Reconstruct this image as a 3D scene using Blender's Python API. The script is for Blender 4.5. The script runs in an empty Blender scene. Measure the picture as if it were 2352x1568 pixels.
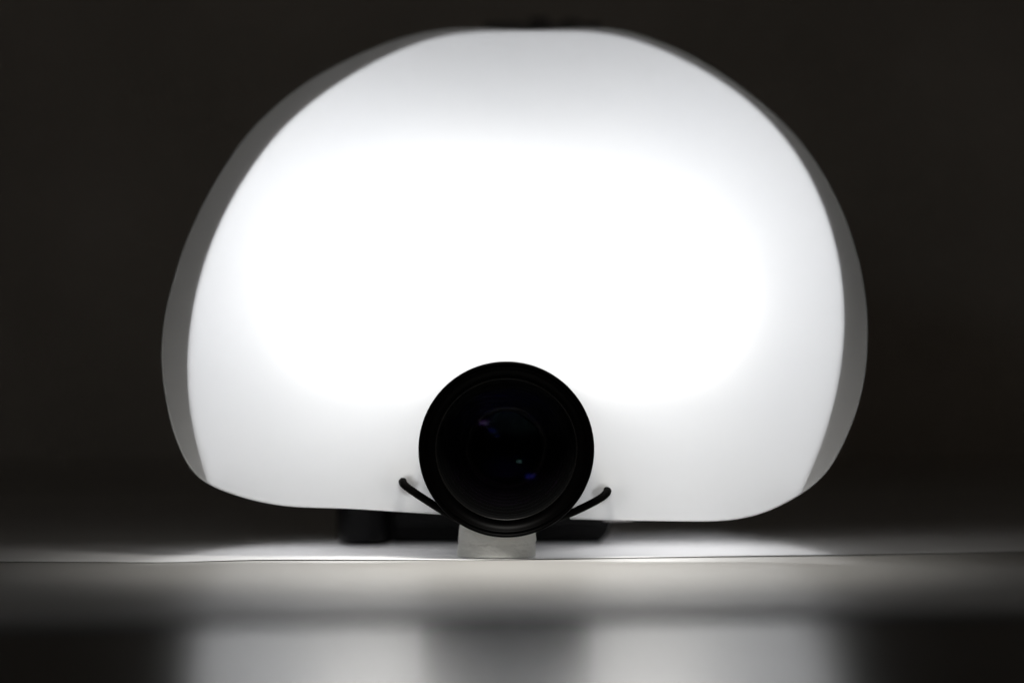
import bpy, bmesh, math, random
from mathutils import Vector, Matrix, noise
random.seed(4)
D = bpy.data
sc = bpy.context.scene
col = sc.collection
PI = math.pi

# ------------------------------------------------------------ camera, light, exposure
S = 1.905e-4            # metres per traced unit in the focus plane
DIST, EYE = 1.35, 0.0953
cam = D.cameras.new('camera'); co = D.objects.new('camera', cam); col.objects.link(co)
co.location = (0, -DIST, EYE); co.rotation_euler = (math.radians(90), 0, 0)
cam.sensor_width = 36; cam.lens = 36*DIST/0.448
cam.clip_start = 0.02; cam.clip_end = 20
cam.dof.use_dof = True; cam.dof.focus_distance = DIST + 0.002
cam.dof.aperture_fstop = 2.35; cam.dof.aperture_blades = 0
sc.camera = co

w = D.worlds.new('World'); sc.world = w; w.use_nodes = True
w.node_tree.nodes['Background'].inputs[0].default_value = (0.9, 0.8, 0.7, 1)
w.node_tree.nodes['Background'].inputs[1].default_value = 0.018

sc.view_settings.view_transform = 'Standard'; sc.view_settings.look = 'None'
sc.view_settings.exposure = 0; sc.view_settings.gamma = 1
sc.render.engine = 'CYCLES'
sc.cycles.use_denoising = True
try: sc.cycles.denoiser = 'OPENIMAGEDENOISE'
except Exception: pass
sc.cycles.max_bounces = 12; sc.cycles.diffuse_bounces = 8; sc.cycles.glossy_bounces = 6
sc.cycles.transmission_bounces = 8; sc.cycles.transparent_max_bounces = 12
sc.cycles.sample_clamp_indirect = 4
sc.cycles.caustics_reflective = False

def area(name, loc, aim, sx, sy, power, color=(1, 1, 1), spread=180):
    l = D.lights.new(name, 'AREA'); l.shape = 'RECTANGLE'; l.size = sx; l.size_y = sy
    l.energy = power; l.color = color; l.spread = math.radians(spread)
    o = D.objects.new(name, l); col.objects.link(o); o.location = loc
    o.rotation_euler = (Vector(aim) - Vector(loc)).to_track_quat('-Z', 'Y').to_euler()
    return o
HEADS = []                               # the two flash windows: centre and the way each fires
for sx in (-1, 1):
    c_ = Vector((sx*0.064, 0.152 + 0.006*sx, 0.108)); d_ = Vector((0, -0.90, 0.06)).normalized()
    HEADS.append((c_, d_))
    area('flash_tube', c_ + d_*0.0065, c_ + d_, 0.056, 0.029, 0.226, (1, 1, 1), 160)
# an added, unseen fill light above the front of the lens: it lights the board, the top of the diffuser and its wings
area('top_fill', (0.0, -0.075, 0.31), (0.0, -0.03, 0), 0.10, 0.08, 0.20, (1, 0.975, 0.92), 68)
# a small window of daylight in the dark room, seen only as glints in the lens glass
area('room_window', (-0.35, -1.25, 0.41), (0, 0, 0.048), 0.14, 0.06, 0.26, (0.85, 0.93, 1))

# ------------------------------------------------------------ helpers
def P(px, py, Y=0.0):
    k = (DIST + Y)/DIST*S
    return Vector(((px - 1176)*k, Y, EYE + (784 - py)*k))

def link(name, me, mat, parent=None, smooth=True):
    o = D.objects.new(name, me); col.objects.link(o)
    if mat: me.materials.append(mat)
    if smooth:
        for p in me.polygons: p.use_smooth = True
    if parent: o.parent = parent
    return o
def mesh(name, v, f, mat, parent=None, smooth=True, sharp=None):
    me = D.meshes.new(name); me.from_pydata([tuple(a) for a in v], [], f); me.update()
    o = link(name, me, mat, parent, smooth)
    if sharp: me.set_sharp_from_angle(angle=math.radians(sharp))
    return o
def bobj(name, bm, mat, parent=None, smooth=True, sharp=35):
    bmesh.ops.recalc_face_normals(bm, faces=bm.faces)
    me = D.meshes.new(name); bm.to_mesh(me); bm.free()
    o = link(name, me, mat, parent, smooth)
    if smooth and sharp: me.set_sharp_from_angle(angle=math.radians(sharp))
    return o
def rbox(x0, x1, y0, y1, z0, z1, bev=0.003, seg=3):
    bm = bmesh.new(); bmesh.ops.create_cube(bm, size=1)
    for v in bm.verts:
        v.co = Vector(((x0+x1)/2 + v.co.x*(x1-x0), (y0+y1)/2 + v.co.y*(y1-y0), (z0+z1)/2 + v.co.z*(z1-z0)))
    if bev: bmesh.ops.bevel(bm, geom=bm.edges[:], offset=bev, segments=seg, profile=0.6, affect='EDGES')
    return bm
def lathe_y(prof, cx, cz, n=160, closed=False):
    """prof: (radius, Y) pairs turned about the lens axis"""
    v, f = [], []
    for r, y in prof:
        for i in range(n):
            a = 2*PI*i/n; v.append((cx + r*math.cos(a), y, cz + r*math.sin(a)))
    m = len(prof)
    for j in range(m if closed else m-1):
        k = (j+1) % m
        for i in range(n):
            i2 = (i+1) % n
            f.append((j*n+i, j*n+i2, k*n+i2, k*n+i))
    return v, f
def tube(pts, r, n=14, cap=True, rf=None):
    pts = [Vector(p) for p in pts]; v, f = [], []
    up = Vector((0, 1, 0.01)).normalized(); L = 0
    for i, p in enumerate(pts):
        t = (pts[min(i+1, len(pts)-1)] - pts[max(i-1, 0)]).normalized()
        a = (up - t*up.dot(t)).normalized(); b = t.cross(a); up = a
        if i: L += (p - pts[i-1]).length
        for k in range(n):
            th = 2*PI*k/n; rr = rf(L, th, r) if rf else r
            v.append(p + a*math.cos(th)*rr + b*math.sin(th)*rr)
    for i in range(len(pts)-1):
        for k in range(n):
            k2 = (k+1) % n; f.append((i*n+k, i*n+k2, (i+1)*n+k2, (i+1)*n+k))
    if cap:
        f.append(tuple(range(n))[::-1]); f.append(tuple(range((len(pts)-1)*n, len(pts)*n)))
    return v, f
def catmull(P0, per=8):
    P0 = [Vector(p) for p in P0]; out = []
    for i in range(len(P0)-1):
        a = P0[max(i-1, 0)]; b = P0[i]; c = P0[i+1]; d = P0[min(i+2, len(P0)-1)]
        for k in range(per):
            t = k/per
            out.append(0.5*((2*b) + (c-a)*t + (2*a-5*b+4*c-d)*t*t + (3*b-a-3*c+d)*t**3))
    out.append(P0[-1]); return out
def resample(pts, n):
    L = [0]
    for a, b in zip(pts, pts[1:]): L.append(L[-1] + (b-a).length)
    out = []; j = 0
    for i in range(n):
        s = L[-1]*i/(n-1)
        while j < len(L)-2 and L[j+1] < s: j += 1
        t = (s-L[j])/max(1e-12, L[j+1]-L[j]); out.append(pts[j].lerp(pts[j+1], min(1, max(0, t))))
    return out
def thing(name, label, cat, loc=(0, 0, 0)):
    o = D.objects.new(name, None); col.objects.link(o); o.empty_display_size = 0.02
    o['label'] = label; o['category'] = cat; return o

# ------------------------------------------------------------ materials
def mat(name, colr, rough=0.5, spec=0.5, bump=0, scale=50, var=0, metal=0, coat=0, stretch=(1, 1, 1), roughvar=0, detail=6):
    m = D.materials.new(name); m.use_nodes = True; nt = m.node_tree
    b = nt.nodes['Principled BSDF']
    b.inputs['Base Color'].default_value = (*colr, 1); b.inputs['Roughness'].default_value = rough
    b.inputs['Specular IOR Level'].default_value = spec; b.inputs['Metallic'].default_value = metal
    b.inputs['Coat Weight'].default_value = coat
    if bump or var or roughvar:
        tc = nt.nodes.new('ShaderNodeTexCoord'); mp = nt.nodes.new('ShaderNodeMapping')
        mp.inputs['Scale'].default_value = stretch
        nz = nt.nodes.new('ShaderNodeTexNoise'); nz.inputs['Scale'].default_value = scale; nz.inputs['Detail'].default_value = detail
        nt.links.new(tc.outputs['Object'], mp.inputs[0]); nt.links.new(mp.outputs[0], nz.inputs['Vector'])
        if bump:
            bp = nt.nodes.new('ShaderNodeBump'); bp.inputs['Strength'].default_value = bump; bp.inputs['Distance'].default_value = 0.0006
            nt.links.new(nz.outputs['Fac'], bp.inputs['Height']); nt.links.new(bp.outputs[0], b.inputs['Normal'])
        if var:
            mx = nt.nodes.new('ShaderNodeMix'); mx.data_type = 'RGBA'
            mx.inputs[6].default_value = (*[c*(1-var) for c in colr], 1); mx.inputs[7].default_value = (*[min(1, c*(1+var)) for c in colr], 1)
            nt.links.new(nz.outputs['Fac'], mx.inputs[0]); nt.links.new(mx.outputs[2], b.inputs['Base Color'])
        if roughvar:
            mr = nt.nodes.new('ShaderNodeMapRange'); mr.inputs[3].default_value = rough-roughvar; mr.inputs[4].default_value = rough+roughvar
            nt.links.new(nz.outputs['Fac'], mr.inputs[0]); nt.links.new(mr.outputs[0], b.inputs['Roughness'])
    return m

def sheet_mat():
    m = D.materials.new('translucent white plastic'); m.use_nodes = True; nt = m.node_tree; nt.nodes.clear()
    out = nt.nodes.new('ShaderNodeOutputMaterial')
    tr = nt.nodes.new('ShaderNodeBsdfTranslucent'); df = nt.nodes.new('ShaderNodeBsdfDiffuse')
    tc = nt.nodes.new('ShaderNodeTexCoord'); nz = nt.nodes.new('ShaderNodeTexNoise'); nz.inputs['Scale'].default_value = 22; nz.inputs['Detail'].default_value = 4
    nt.links.new(tc.outputs['Object'], nz.inputs['Vector'])
    cr = nt.nodes.new('ShaderNodeMix'); cr.data_type = 'RGBA'
    cr.inputs[6].default_value = (0.85, 0.868, 0.893, 1); cr.inputs[7].default_value = (0.88, 0.895, 0.91, 1)
    nt.links.new(nz.outputs['Fac'], cr.inputs[0])
    nt.links.new(cr.outputs[2], tr.inputs[0]); df.inputs[0].default_value = (0.86, 0.86, 0.86, 1)
    mx = nt.nodes.new('ShaderNodeMixShader'); mx.inputs[0].default_value = 0.5
    nt.links.new(df.outputs[0], mx.inputs[1]); nt.links.new(tr.outputs[0], mx.inputs[2])
    rf = nt.nodes.new('ShaderNodeBsdfRefraction'); rf.inputs['IOR'].default_value = 1.25; rf.inputs['Roughness'].default_value = 0.95
    rf.inputs['Color'].default_value = (0.95, 0.905, 0.84, 1)
    m2 = nt.nodes.new('ShaderNodeMixShader'); m2.inputs[0].default_value = 0.055      # light scattered onward, not just everywhere
    nt.links.new(mx.outputs[0], m2.inputs[1]); nt.links.new(rf.outputs[0], m2.inputs[2])
    nt.links.new(m2.outputs[0], out.inputs[0])
    return m

def shell_mat():
    m = D.materials.new('white plastic card'); m.use_nodes = True; nt = m.node_tree; nt.nodes.clear()
    out = nt.nodes.new('ShaderNodeOutputMaterial')
    tr = nt.nodes.new('ShaderNodeBsdfTranslucent'); df = nt.nodes.new('ShaderNodeBsdfDiffuse')
    tr.inputs[0].default_value = (0.8, 0.77, 0.72, 1); df.inputs[0].default_value = (0.85, 0.85, 0.87, 1)
    mx = nt.nodes.new('ShaderNodeMixShader'); mx.inputs[0].default_value = 0.24
    nt.links.new(df.outputs[0], mx.inputs[1]); nt.links.new(tr.outputs[0], mx.inputs[2])
    nt.links.new(mx.outputs[0], out.inputs[0])
    return m

def glass_mat(name, tint, fac):
    m = D.materials.new(name); m.use_nodes = True; nt = m.node_tree; nt.nodes.clear()
    out = nt.nodes.new('ShaderNodeOutputMaterial')
    t = nt.nodes.new('ShaderNodeBsdfTransparent'); t.inputs[0].default_value = (0.93, 0.94, 0.95, 1)
    g = nt.nodes.new('ShaderNodeBsdfGlossy'); g.inputs['Color'].default_value = (*tint, 1); g.inputs['Roughness'].default_value = 0.07
    mx = nt.nodes.new('ShaderNodeMixShader'); mx.inputs[0].default_value = fac
    nt.links.new(t.outputs[0], mx.inputs[1]); nt.links.new(g.outputs[0], mx.inputs[2]); nt.links.new(mx.outputs[0], out.inputs[0])
    return m

M_sheet = sheet_mat()
M_grey = mat('dark grey plastic', (0.10, 0.09, 0.08), 0.6)
M_shell = shell_mat()
M_black = mat('black anodised metal', (0.0006, 0.00055, 0.0005), 0.42, 0.2, 0.05, 900)
M_rim = mat('black satin rim', (0.0004, 0.0003, 0.0003), 0.42, 0.03)
M_matt = mat('black flock', (0.0004, 0.0004, 0.0004), 0.85, 0.1, 0.2, 1500)
M_rubber = mat('black camera leatherette', (0.0012, 0.0012, 0.0015), 0.36, 0.16, 0.4, 1400)
M_body = mat('black camera shell', (0.0012, 0.0012, 0.0015), 0.4, 0.12, 0.2, 1800)
M_cord = mat('black braided cord', (0.0012, 0.0011, 0.001), 0.75, 0.06, 0.6, 1600)
M_cotton = mat('cotton wool', (0.88, 0.88, 0.855), 0.95, 0.1, 1.0, 420, 0.10, detail=10)
M_paper = mat('white paper', (0.86, 0.86, 0.87), 0.75, 0.2, 0.15, 300)
M_board = mat('warm white laminate', (0.47, 0.462, 0.447), 0.42, 0.5, 0.04, 180, 0.02, stretch=(1, 1, 1))
def add_translucent(m, fac, colr):
    nt = m.node_tree; out = nt.nodes['Material Output']; b = nt.nodes['Principled BSDF']
    tr = nt.nodes.new('ShaderNodeBsdfTranslucent'); tr.inputs[0].default_value = (*colr, 1)
    mx = nt.nodes.new('ShaderNodeMixShader'); mx.inputs[0].default_value = fac
    nt.links.new(b.outputs[0], mx.inputs[1]); nt.links.new(tr.outputs[0], mx.inputs[2]); nt.links.new(mx.outputs[0], out.inputs[0])
add_translucent(M_cotton, 0.62, (0.97, 0.97, 0.95));
M_table = mat('black lacquer', (0.004, 0.0035, 0.003), 0.23, 0.85, 0, 30, 0, roughvar=0.03)
M_wall = mat('dark brown wall', (0.66, 0.60, 0.53), 0.9, 0.1, 0.1, 6, 0.25, detail=2)
M_white = mat('strip white', (0.75, 0.72, 0.72), 0.6)
M_win = mat('flash window plastic', (0.7, 0.7, 0.7), 0.3)

# ------------------------------------------------------------ setting
def grid_plane(name, x0, x1, y0, y1, z, m):
    return mesh(name, [(x0, y0, z), (x1, y0, z), (x1, y1, z), (x0, y1, z)], [(0, 1, 2, 3)], m, smooth=False)
t = grid_plane('table', -1.6, 1.6, -1.9, 1.0, -0.0021, M_table); t['kind'] = 'structure'
wv = mesh('backdrop', [(-1.6, 0.96, -0.3), (1.6, 0.96, -0.3), (1.6, 0.96, 1.3), (-1.6, 0.96, 1.3)], [(0, 1, 2, 3)], M_wall, smooth=False)
wv['kind'] = 'structure'

bd = bobj('board', rbox(-0.75, 0.75, -0.268, 0.82, -0.0020, -0.0004, 0.0007, 3), M_board)
bd.rotation_euler = (0, 0, math.radians(7))
bd['label'] = 'thin pale laminate board with blurred front edge on the glossy black table'; bd['category'] = 'board'

# white paper: its front edge is the thin wavy line right before the cotton roll
edge = catmull([Vector((x, y, z)) for x, y, z in [
    (-0.31, -0.010, 0.0002), (-0.224, -0.011, 0.0002), (-0.153, -0.0155, 0.0002), (-0.132, -0.0085, 0.0002), (-0.108, -0.0015, 0.0003), (-0.06, -0.0020, 0.0003),
    (-0.024, -0.0030, 0.0002), (-0.007, -0.0008, 0.0002), (0.010, 0.0040, 0.0002), (0.062, 0.014, 0.0003), (0.102, 0.021, 0.0004), (0.17, 0.034, 0.0004), (0.234, 0.052, 0.0003), (0.34, 0.080, 0.0002)]], 10)
v, f = [], []
rows = [0, 0.004, 0.012, 0.03, 0.08, 0.2, 0.42]
for e in edge:
    yb_ = min(0.27, max(0.112, 0.125 + 0.42*(e.x + 0.08)))      # back edge shaped askew to end the light pool sooner at left
    for r in rows:
        k = max(0, 1 - r/0.03)
        yy = e.y + (yb_ - e.y)*r/0.42
        v.append(Vector((e.x, yy, -0.0002 + (e.z-0.0001)*k*k)))
n = len(rows)
for i in range(len(edge)-1):
    for j in range(n-1): f.append((i*n+j, (i+1)*n+j, (i+1)*n+j+1, i*n+j+1))
pp = mesh('paper_sheet', v, f, M_paper)
sm = pp.modifiers.new('thickness', 'SOLIDIFY'); sm.thickness = 0.00009; sm.offset = 1
pp['label'] = 'white paper sheet with a slightly wavy front edge under the camera and roll'; pp['category'] = 'paper sheet'

# ------------------------------------------------------------ diffuser
dif = thing('flash_diffuser', 'large glowing white translucent plastic scoop fitted over the lens', 'flash diffuser')
LX, LY = 1163, 1032
OUT = [(1030, 1180), (980, 1177), (900, 1172), (840, 1168), (780, 1165), (730, 1164), (680, 1162), (640, 1158), (600, 1151), (550, 1138), (510, 1124), (480, 1111), (460, 1099),
       (447, 1087), (430, 1063), (412, 1025), (395, 978), (380, 905), (373, 850), (372, 795), (378, 735), (387, 690), (403, 630), (424, 565), (452, 500), (484, 437),
       (520, 377), (560, 320), (605, 270), (660, 222), (720, 180), (790, 142), (870, 106), (950, 80), (1020, 68), (1090, 65), (1150, 66.5), (1215, 69),
       (1280, 66.5), (1340, 64.5), (1400, 66), (1450, 75), (1520, 98), (1600, 135), (1670, 178), (1740, 230), (1800, 283), (1850, 340), (1890, 398),
       (1925, 465), (1955, 540), (1978, 625), (1989, 700), (1992, 770), (1988, 840), (1976, 910), (1955, 975), (1930, 1030), (1905, 1075), (1885, 1097),
       (1850, 1126), (1800, 1155), (1750, 1177), (1700, 1189), (1650, 1194.5), (1600, 1195), (1500, 1194), (1400, 1192), (1310, 1190)]
INN = [(484, 1112), (476, 1095), (462, 1050), (443, 970), (433, 900), (432, 850), (435, 780), (444, 710), (460, 640), (482, 570), (512, 500), (550, 430), (592, 367), (640, 305),
       (700, 248), (780, 192), (860, 144), (940, 108), (1020, 80), (1090, 75), (1215, 77), (1340, 74), (1420, 80), (1510, 112), (1590, 150), (1660, 190), (1730, 242), (1785, 298),
       (1835, 362), (1872, 430), (1902, 505), (1922, 580), (1935, 660), (1938, 735), (1934, 810), (1924, 880), (1908, 945), (1890, 1005), (1868, 1062), (1848, 1105), (1836, 1128)]
def depth(px, py):
    v_ = max(0.0, (1195 - py)/1130)
    return 0.0165 + 0.006*v_ + 0.060*v_**3.0 + 0.014*((px-1180)/800)**2*v_
def smooth_line(pts, it):
    for _ in range(it):
        pts = [pts[0]] + [pts[i]*0.5 + (pts[i-1] + pts[i+1])*0.25 for i in range(1, len(pts)-1)] + [pts[-1]]
    return pts
def onsheet(q): return P(q[0], q[1], depth(q[0], q[1]))
outer = resample([Vector((x, y, 0)) for x, y, _ in [(*q.to_2d(), 0) for q in catmull([Vector((a, b, 0)) for a, b in OUT], 6)]], 260)
outer = smooth_line(outer, 3)
NR = 193
def inner_pt(q):
    a = math.atan2(-(q.y-LY), q.x-LX); return a
a0 = math.atan2(-(outer[0].y-LY), outer[0].x-LX) + 2*PI; a1 = math.atan2(-(outer[-1].y-LY), outer[-1].x-LX)
ri0 = (outer[0].xy - Vector((LX, LY))).length; ri1 = (outer[-1].xy - Vector((LX, LY))).length
NS = 44; v = []; f = []
for i, q in enumerate(outer):
    t = i/(len(outer)-1)
    a = math.atan2(-(q.y-LY), q.x-LX)
    if a < a1 - 0.02: a += 2*PI
    if i < 40 and a < PI/2: a += 2*PI
    # ease the two ends onto the notch corners
    p_in = Vector((LX + NR*math.cos(a), LY - NR*math.sin(a), 0))
    for j in range(NS):
        s = (j/(NS-1))**1.15
        w_ = p_in.lerp(q, s); v.append(onsheet(w_))
for i in range(len(outer)-1):
    for j in range(NS-1): f.append((i*NS+j, (i+1)*NS+j, (i+1)*NS+j+1, i*NS+j+1))
# soft dimples where the cord pulls on the sheet
HL, HR = P(923, 1108, 0.016), P(1396, 1128, 0.016)
for k, q in enumerate(v):
    for h in (HL, HR):
        d2 = (q.x-h.x)**2 + (q.z-h.z)**2
        v[k] = v[k] - Vector((0, 0.0022*math.exp(-d2/(0.007**2)), 0))
mesh('diffusing_panel', v, f, M_sheet, dif)
rimpts = [onsheet(q) for q in outer]
vv, ff = tube(rimpts, 0.00032, 8)
mesh('panel_edge', vv, ff, M_sheet, dif)

# reflector shell: walls that run from just behind the panel back to the flash, open underneath
inn = resample(catmull([Vector((a, b, 0)) for a, b in INN], 6), 150)
inn = smooth_line(inn, 22)
BX, BZ = 0.0, 0.185
v, f = [], []
NW = 14
fronts = [onsheet(q) + Vector((0, 0.0013, 0)) for q in inn]
for i, p in enumerate(fronts):
    ang = i/(len(fronts)-1)
    bz = (0.0195 if p.x < 0 else 0.0155) + (p.z-0.033)*0.97
    low = max(0.0, 1 - (bz-0.0155)/0.055)
    back = Vector((p.x*0.78, 0.165 + 0.10*p.x - (0.034*low if p.x < 0 else -0.008*low), bz))
    back.z = min(back.z, 0.222)
    for j in range(NW):
        s = j/(NW-1)
        q = p.lerp(back, s)
        bul = math.sin(PI*s)**0.8*0.016
        dirv = Vector((p.x-BX, 0, p.z-0.10)).normalized()
        # bulge outwards on the sides only as far as the panel still hides it
        q = q + Vector((dirv.x*bul*0.5, 0, 0))
        v.append(q)
for i in range(len(fronts)-1):
    for j in range(NW-1): f.append((i*NW+j, (i+1)*NW+j, (i+1)*NW+j+1, i*NW+j+1))
c = len(v)
nb = len(fronts)
cen = Vector((0, 0.170, 0.060)); v.append(cen)
for i in range(nb-1): f.append((i*NW+NW-1, (i+1)*NW+NW-1, c))
mesh('reflector_shell', v, f, M_shell, dif)

# elastic cord: out of one hole, under the lens barrel, back into the other
def cordpts():
    a = [P(932, 1097, 0.0225), P(928, 1102, 0.0195), P(925, 1107, 0.0135), P(930, 1114, 0.0110), P(950, 1129, 0.0100), P(985, 1152, 0.0095), P(1015, 1171, 0.0085), P(1045, 1188, 0.0078)]
    m_ = [P(1075, 1200, 0.0075), P(1118, 1216, 0.0076), P(1163, 1222, 0.0076), P(1208, 1216, 0.0076), P(1251, 1200, 0.0075)]
    b = [P(1280, 1188, 0.0078), P(1310, 1178, 0.0085), P(1345, 1162, 0.0095), P(1375, 1146, 0.0100), P(1389, 1136, 0.0110), P(1395, 1128, 0.0135), P(1391, 1122, 0.0195), P(1387, 1117, 0.0225)]
    return catmull(a + m_ + b, 14)
def braid(L, th, r): return r*(1 + 0.045*math.sin(L*5200 + 3*th) + 0.03*math.sin(L*5200 - 3*th))
vv, ff = tube(cordpts(), 0.00172, 20, rf=braid)
cd = mesh('elastic_cord', vv, ff, M_cord, dif)
for (x, y) in ((933, 1092), (1387, 1112)):
    bm = bmesh.new(); bmesh.ops.create_icosphere(bm, subdivisions=3, radius=0.0036)
    p = P(x, y, 0.0222)
    for q in bm.verts:
        nn = noise.noise(q.co*600); q.co = q.co*(1+0.25*nn) + p
    bobj('knot', bm, M_cord, dif)

# ------------------------------------------------------------ camera with its lens
cam_t = thing('camera', 'black camera resting on the white sheet with its wide lens pointing at the viewer', 'camera')
c0 = P(LX, LY, 0); cx, cz = c0.x, c0.z
R = 0.0385
# barrel
prof = [(0.0374, 0.0036), (0.0345, 0.0046), (0.0345, 0.0105), (0.0368, 0.0112), (0.0368, 0.018), (0.0366, 0.0185), (0.0366, 0.022), (0.0370, 0.0225), (0.0370, 0.030), (0.0345, 0.033), (0.0322, 0.042), (0.0322, 0.088), (0.0312, 0.089), (0.0312, 0.103)]
vv, ff = lathe_y(prof, cx, cz); barrel = mesh('lens_barrel', vv, ff, M_black, cam_t, sharp=30)
# front rim with a rounded lip and a groove
prof = [(0.0365, 0.0040), (0.0382, 0.0036), (R, 0.0028), (R, 0.0010), (0.0383, 0.0003), (0.0379, 0.0), (0.0374, 0.0002), (0.0371, 0.0008), (0.0369, 0.0013), (0.0366, 0.0010), (0.0362, 0.0008), (0.0358, 0.0012),
        (0.0350, 0.0030), (0.0335, 0.0040), (0.0318, 0.0046), (0.0312, 0.0044), (0.0310, 0.0050), (0.0310, 0.0075)]
vv, ff = lathe_y(prof, cx, cz, 220); mesh('front_rim', vv, ff, M_rim, barrel)
M_glint = mat('painted rim glint', (0.25, 0.25, 0.25), 0.3, 0.5)  # pale thin ring: the rim's lit edge line put into colour
vv, ff = lathe_y([(0.03845 + 0.00014*math.cos(a), 0.0033 + 0.00014*math.sin(a)) for a in [2*PI*k/8 for k in range(8)]], cx, cz, 220, closed=True)
mesh('rim_glint', vv, ff, M_glint, barrel)
# retaining ring inside (a thin circle, paler than the rim)
prof = [(0.0310 + 0.00022*math.cos(a), 0.0044 + 0.00022*math.sin(a)) for a in [2*PI*k/10 for k in range(10)]]
M_ringm = mat('paler ring edge', (0.006, 0.0055, 0.005), 0.3, 0.3)
vv, ff = lathe_y(prof, cx, cz, 200, closed=True); mesh('retaining_ring', vv, ff, M_ringm, barrel)
# inner stepped baffle
prof = [(0.0309, 0.0075), (0.0300, 0.011)]
r = 0.0300; y = 0.011
for k in range(9):
    prof += [(r, y), (r-0.0009, y+0.0004), (r-0.0009, y+0.0021)]; r -= 0.00135; y += 0.0021
vv, ff = lathe_y(prof, cx, cz, 120); mesh('baffle', vv, ff, M_matt, barrel, sharp=30)
M_inner = mat('inner ring paint', (0.007, 0.006, 0.004), 0.5, 0.1)
prof = [(0.0182, 0.0290), (0.0180, 0.0286), (0.0165, 0.0292), (0.0162, 0.030), (0.0162, 0.036)]
vv, ff = lathe_y(prof, cx, cz, 120); mesh('inner_ring', vv, ff, M_inner, barrel, sharp=40)
prof = [(0.0162, 0.036), (0.016, 0.070), (0.0001, 0.071)]
vv, ff = lathe_y(prof, cx, cz, 64); mesh('inner_tube', vv, ff, M_matt, barrel, sharp=40)
def dome(name, rad, y_edge, Rc, tint, fac, parent):
    """a glass surface; Rc > 0 bulges to the viewer, < 0 is hollow"""
    pr = []; sg = 1 if Rc > 0 else -1; Rr = abs(Rc)
    h = math.sqrt(Rr*Rr - rad*rad)
    for k in range(25):
        rr = rad*(1 - k/24) + 1e-5
        pr.append((rr, y_edge - sg*(math.sqrt(Rr*Rr-rr*rr) - h)))
    vv, ff = lathe_y(pr, cx, cz, 96)
    return mesh(name, vv, ff, glass_mat('coated glass ' + name, tint, fac), parent)
dome('lens_glass', 0.0306, 0.0095, 0.080, (0.55, 0.2, 0.8), 0.0022, barrel)
dome('lens_glass', 0.0270, 0.0165, -0.078, (0.10, 0.10, 1.0), 0.0028, barrel)
dome('lens_glass', 0.0158, 0.0330, 0.052, (0.10, 0.10, 0.9), 0.003, barrel)
dome('lens_glass', 0.0157, 0.0390, -0.044, (0.5, 0.9, 0.7), 0.005, barrel)
dome('lens_glass', 0.0156, 0.0450, 0.034, (0.10, 0.12, 0.9), 0.003, barrel)

# body and grip
yb = 0.107
bx0, bx1 = P(880, 0, yb).x, P(1414, 0, yb).x
pts = [(bx0, 0.0012), (bx1-0.007, 0.0012), (bx1-0.004, 0.004), (bx1-0.001, 0.012), (bx1, 0.022), (bx1, 0.082), (bx1-0.004, 0.087), (cx+0.036, 0.089), (cx+0.026, 0.103), (cx+0.018, 0.108), (cx-0.018, 0.108), (cx-0.026, 0.103), (cx-0.036, 0.089), (bx0-0.018, 0.075), (bx0-0.022, 0.068), (bx0-0.022, 0.0012)]
bm = bmesh.new(); fr = [bm.verts.new((x, yb, z)) for x, z in pts]; bk = [bm.verts.new((x, yb+0.045, z)) for x, z in pts]
bm.faces.new(fr); bm.faces.new(bk[::-1]); nq = len(pts)
for i in range(nq): bm.faces.new((fr[i], fr[(i+1) % nq], bk[(i+1) % nq], bk[i]))
bmesh.ops.recalc_face_normals(bm, faces=bm.faces)
bmesh.ops.bevel(bm, geom=bm.edges[:], offset=0.0015, segments=3, profile=0.6, affect='EDGES')
body = bobj('camera_body', bm, M_body, cam_t)
# grip, the rounded column at the left
gx0, gx1, yg = P(768, 0, 0.088).x, P(898, 0, 0.088).x, 0.088
gcx = (gx0+gx1)/2; gr = (gx1-gx0)/2
v, f = [], []; ng = 40; prof = [(0.90, 0.0008), (0.97, 0.002), (1.0, 0.005), (1.0, 0.046), (0.97, 0.054), (0.85, 0.058), (0.01, 0.059)]
for s_, z_ in prof:
    for i in range(ng):
        a = 2*PI*i/ng; ca, sa = math.cos(a), math.sin(a)
        ex = abs(ca)**0.75*(1 if ca > 0 else -1); ey = abs(sa)**0.75*(1 if sa > 0 else -1)
        v.append((gcx + gr*s_*ex, yg + 0.030 + 0.030*s_*ey, z_))
for j in range(len(prof)-1):
    for i in range(ng): f.append((j*ng+i, j*ng+(i+1) % ng, (j+1)*ng+(i+1) % ng, (j+1)*ng+i))
f.append(tuple(range(ng))[::-1])
mesh('grip', v, f, M_rubber, cam_t, sharp=40)
# leather panel, base plate and a small pale strip low on the front
bobj('front_covering', rbox(P(905, 0, yb).x, P(1395, 0, yb).x, yb-0.0012, yb+0.002, 0.009, 0.078, 0.0008, 2), M_rubber, cam_t)
bobj('base_plate', rbox(P(905, 0, yb).x, P(1380, 0, yb).x, yb+0.001, yb+0.042, 0.0004, 0.0016, 0.0004, 2), M_black, cam_t)
q = P(1386, 1190, yb-0.003); q2 = P(1452, 1190, yb-0.003)
bobj('pale_strip', rbox(q.x, q2.x, yb-0.0034, yb-0.0010, q.z-0.0008, q.z+0.0035, 0.0004, 2), M_white, cam_t)
bobj('hot_shoe', rbox(cx-0.010, cx+0.010, 0.118, 0.138, 0.1078, 0.1100, 0.0005, 2), M_black, cam_t)
vv, ff = lathe_y([(0.0300, 0.1072), (0.0345, 0.1068), (0.0350, 0.1060), (0.0348, 0.1025), (0.0300, 0.1020)], cx, cz, 96, True); mesh('lens_mount', vv, ff, M_black, cam_t, sharp=30)

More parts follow.
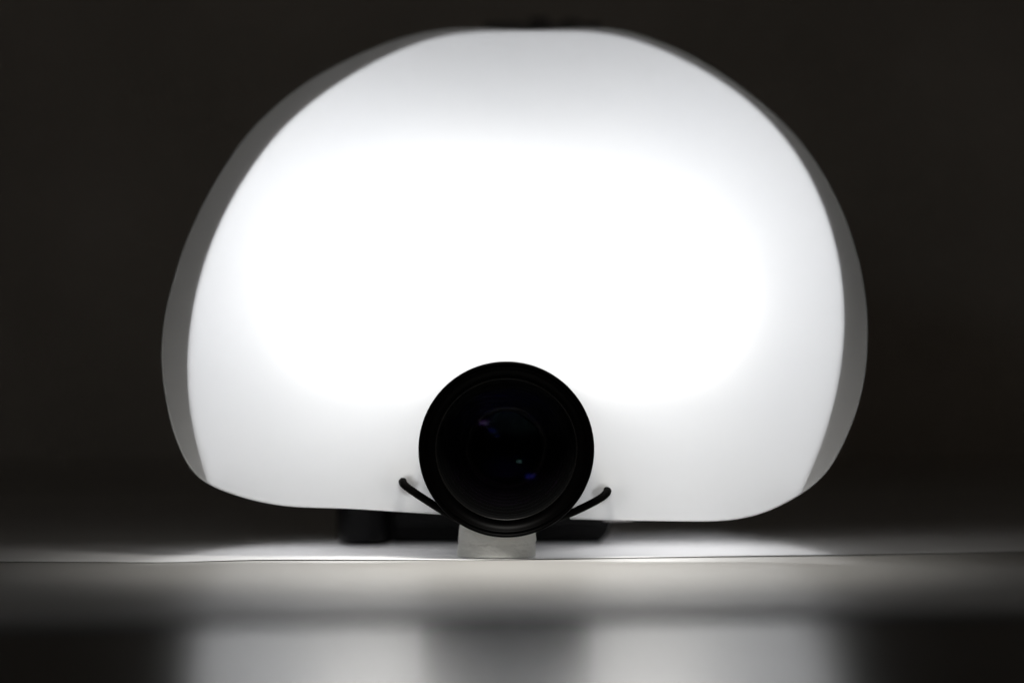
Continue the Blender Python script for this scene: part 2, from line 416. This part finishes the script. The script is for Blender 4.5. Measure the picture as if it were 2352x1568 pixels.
# ------------------------------------------------------------ flash unit on the hot shoe
fl = thing('flash_unit', 'black twin flash unit whose blurred top just peeks over the diffuser', 'flash')
bobj('flash_foot', rbox(-0.012, 0.010, 0.1185, 0.1375, 0.1104, 0.120, 0.001, 2), M_black, fl)
bobj('control_body', rbox(-0.028, 0.024, 0.170, 0.200, 0.119, 0.240, 0.005, 3), M_body, fl)
bobj('foot_bracket', rbox(-0.012, 0.010, 0.128, 0.172, 0.1204, 0.126, 0.001, 2), M_black, fl)
for c_, d_ in HEADS:
    rot = d_.to_track_quat('-Y', 'Z').to_euler()
    hd = bobj('flash_head', rbox(-0.032, 0.032, -0.0025, 0.030, -0.018, 0.018, 0.004, 3), M_body, fl)
    hd.location = c_; hd.rotation_euler = rot
    win = bobj('flash_window', rbox(-0.029, 0.029, -0.004, -0.0028, -0.0155, 0.0155, 0.0004, 1), M_win, hd)
    e = c_ - d_*0.028; sx = 1 if c_.x > 0 else -1
    vv, ff = tube(catmull([e, e + Vector((-sx*0.012, 0.012, 0.002)), Vector((sx*0.035, 0.19, 0.15)), Vector((sx*0.022, 0.185, 0.145))], 8), 0.004, 12)
    mesh('arm', vv, ff, M_black, fl)
for xa, xb, yt in ((1215, 1262, 42), (1290, 1335, 46)):
    bobj('dial', rbox(P(xa, 0, .19).x, P(xb, 0, .19).x, 0.190, 0.200, 0.238, P(0, yt, .195).z, 0.002, 2), M_grey, fl)
bobj('top_cap', rbox(P(1110, 0, .19).x, P(1385, 0, .19).x, 0.186, 0.206, 0.236, P(0, 55, .195).z, 0.003, 3), M_grey, fl)

# ------------------------------------------------------------ cotton roll that props the lens
n = 180; prof = []
rx, ry = 0.01685, 0.0150; rcx = P(1141, 0, 0.012).x; rcy = 0.0175
v, f = [], []; NZ = 48
for j in range(NZ):
    s = j/(NZ-1)
    for i in range(n):
        a = 2*PI*i/n; x = rcx + rx*math.cos(a)*(1 + 0.0); y = rcy + ry*math.sin(a)
        # the top is pressed into a saddle by the barrel
        dx = x - cx
        ztop = min(0.0150, cz - math.sqrt(max(1e-9, 0.0379**2 - dx*dx)))
        z = 0.0006 + (ztop-0.0006)*s
        zz = z/0.0140
        off = 0.0003*math.sin(zz*PI)**2 - 0.00022*math.exp(-((z-0.0064)/0.0005)**2)
        off += 0.0004*noise.noise(Vector((x*200, y*200, z*260))) + 0.0003*noise.noise(Vector((x*700, y*700, z*900))) + 0.0002*noise.noise(Vector((x*1900, y*1900, z*2100)))
        if z < 0.004: off += (0.004-z)*0.16
        off -= 0.0012*max(0, s-0.9)*10*0.4
        v.append((x + off*math.cos(a) - (z-0.006)*(-0.04), y + off*math.sin(a), z))
for j in range(NZ-1):
    for i in range(n): f.append((j*n+i, j*n+(i+1) % n, (j+1)*n+(i+1) % n, (j+1)*n+i))
f.append(tuple(range(n))[::-1])
# top: rings shrinking to the middle
base = (NZ-1)*n; last = base
for k in (0.7, 0.4, 0.1):
    st = len(v)
    for i in range(n):
        b = v[base+i]; x = rcx + (b[0]-rcx)*k; y = rcy + (b[1]-rcy)*k; dx = x-cx
        v.append((x, y, min(0.0150, cz - math.sqrt(max(1e-9, 0.0379**2 - dx*dx)))))
    for i in range(n): f.append((last+i, last+(i+1) % n, st+(i+1) % n, st+i))
    last = st
f.append(tuple(range(last, last+n)))
rl = mesh('cotton_roll', v, f, M_cotton)
rl['label'] = 'short white cotton roll squashed under the lens'; rl['category'] = 'cotton roll'
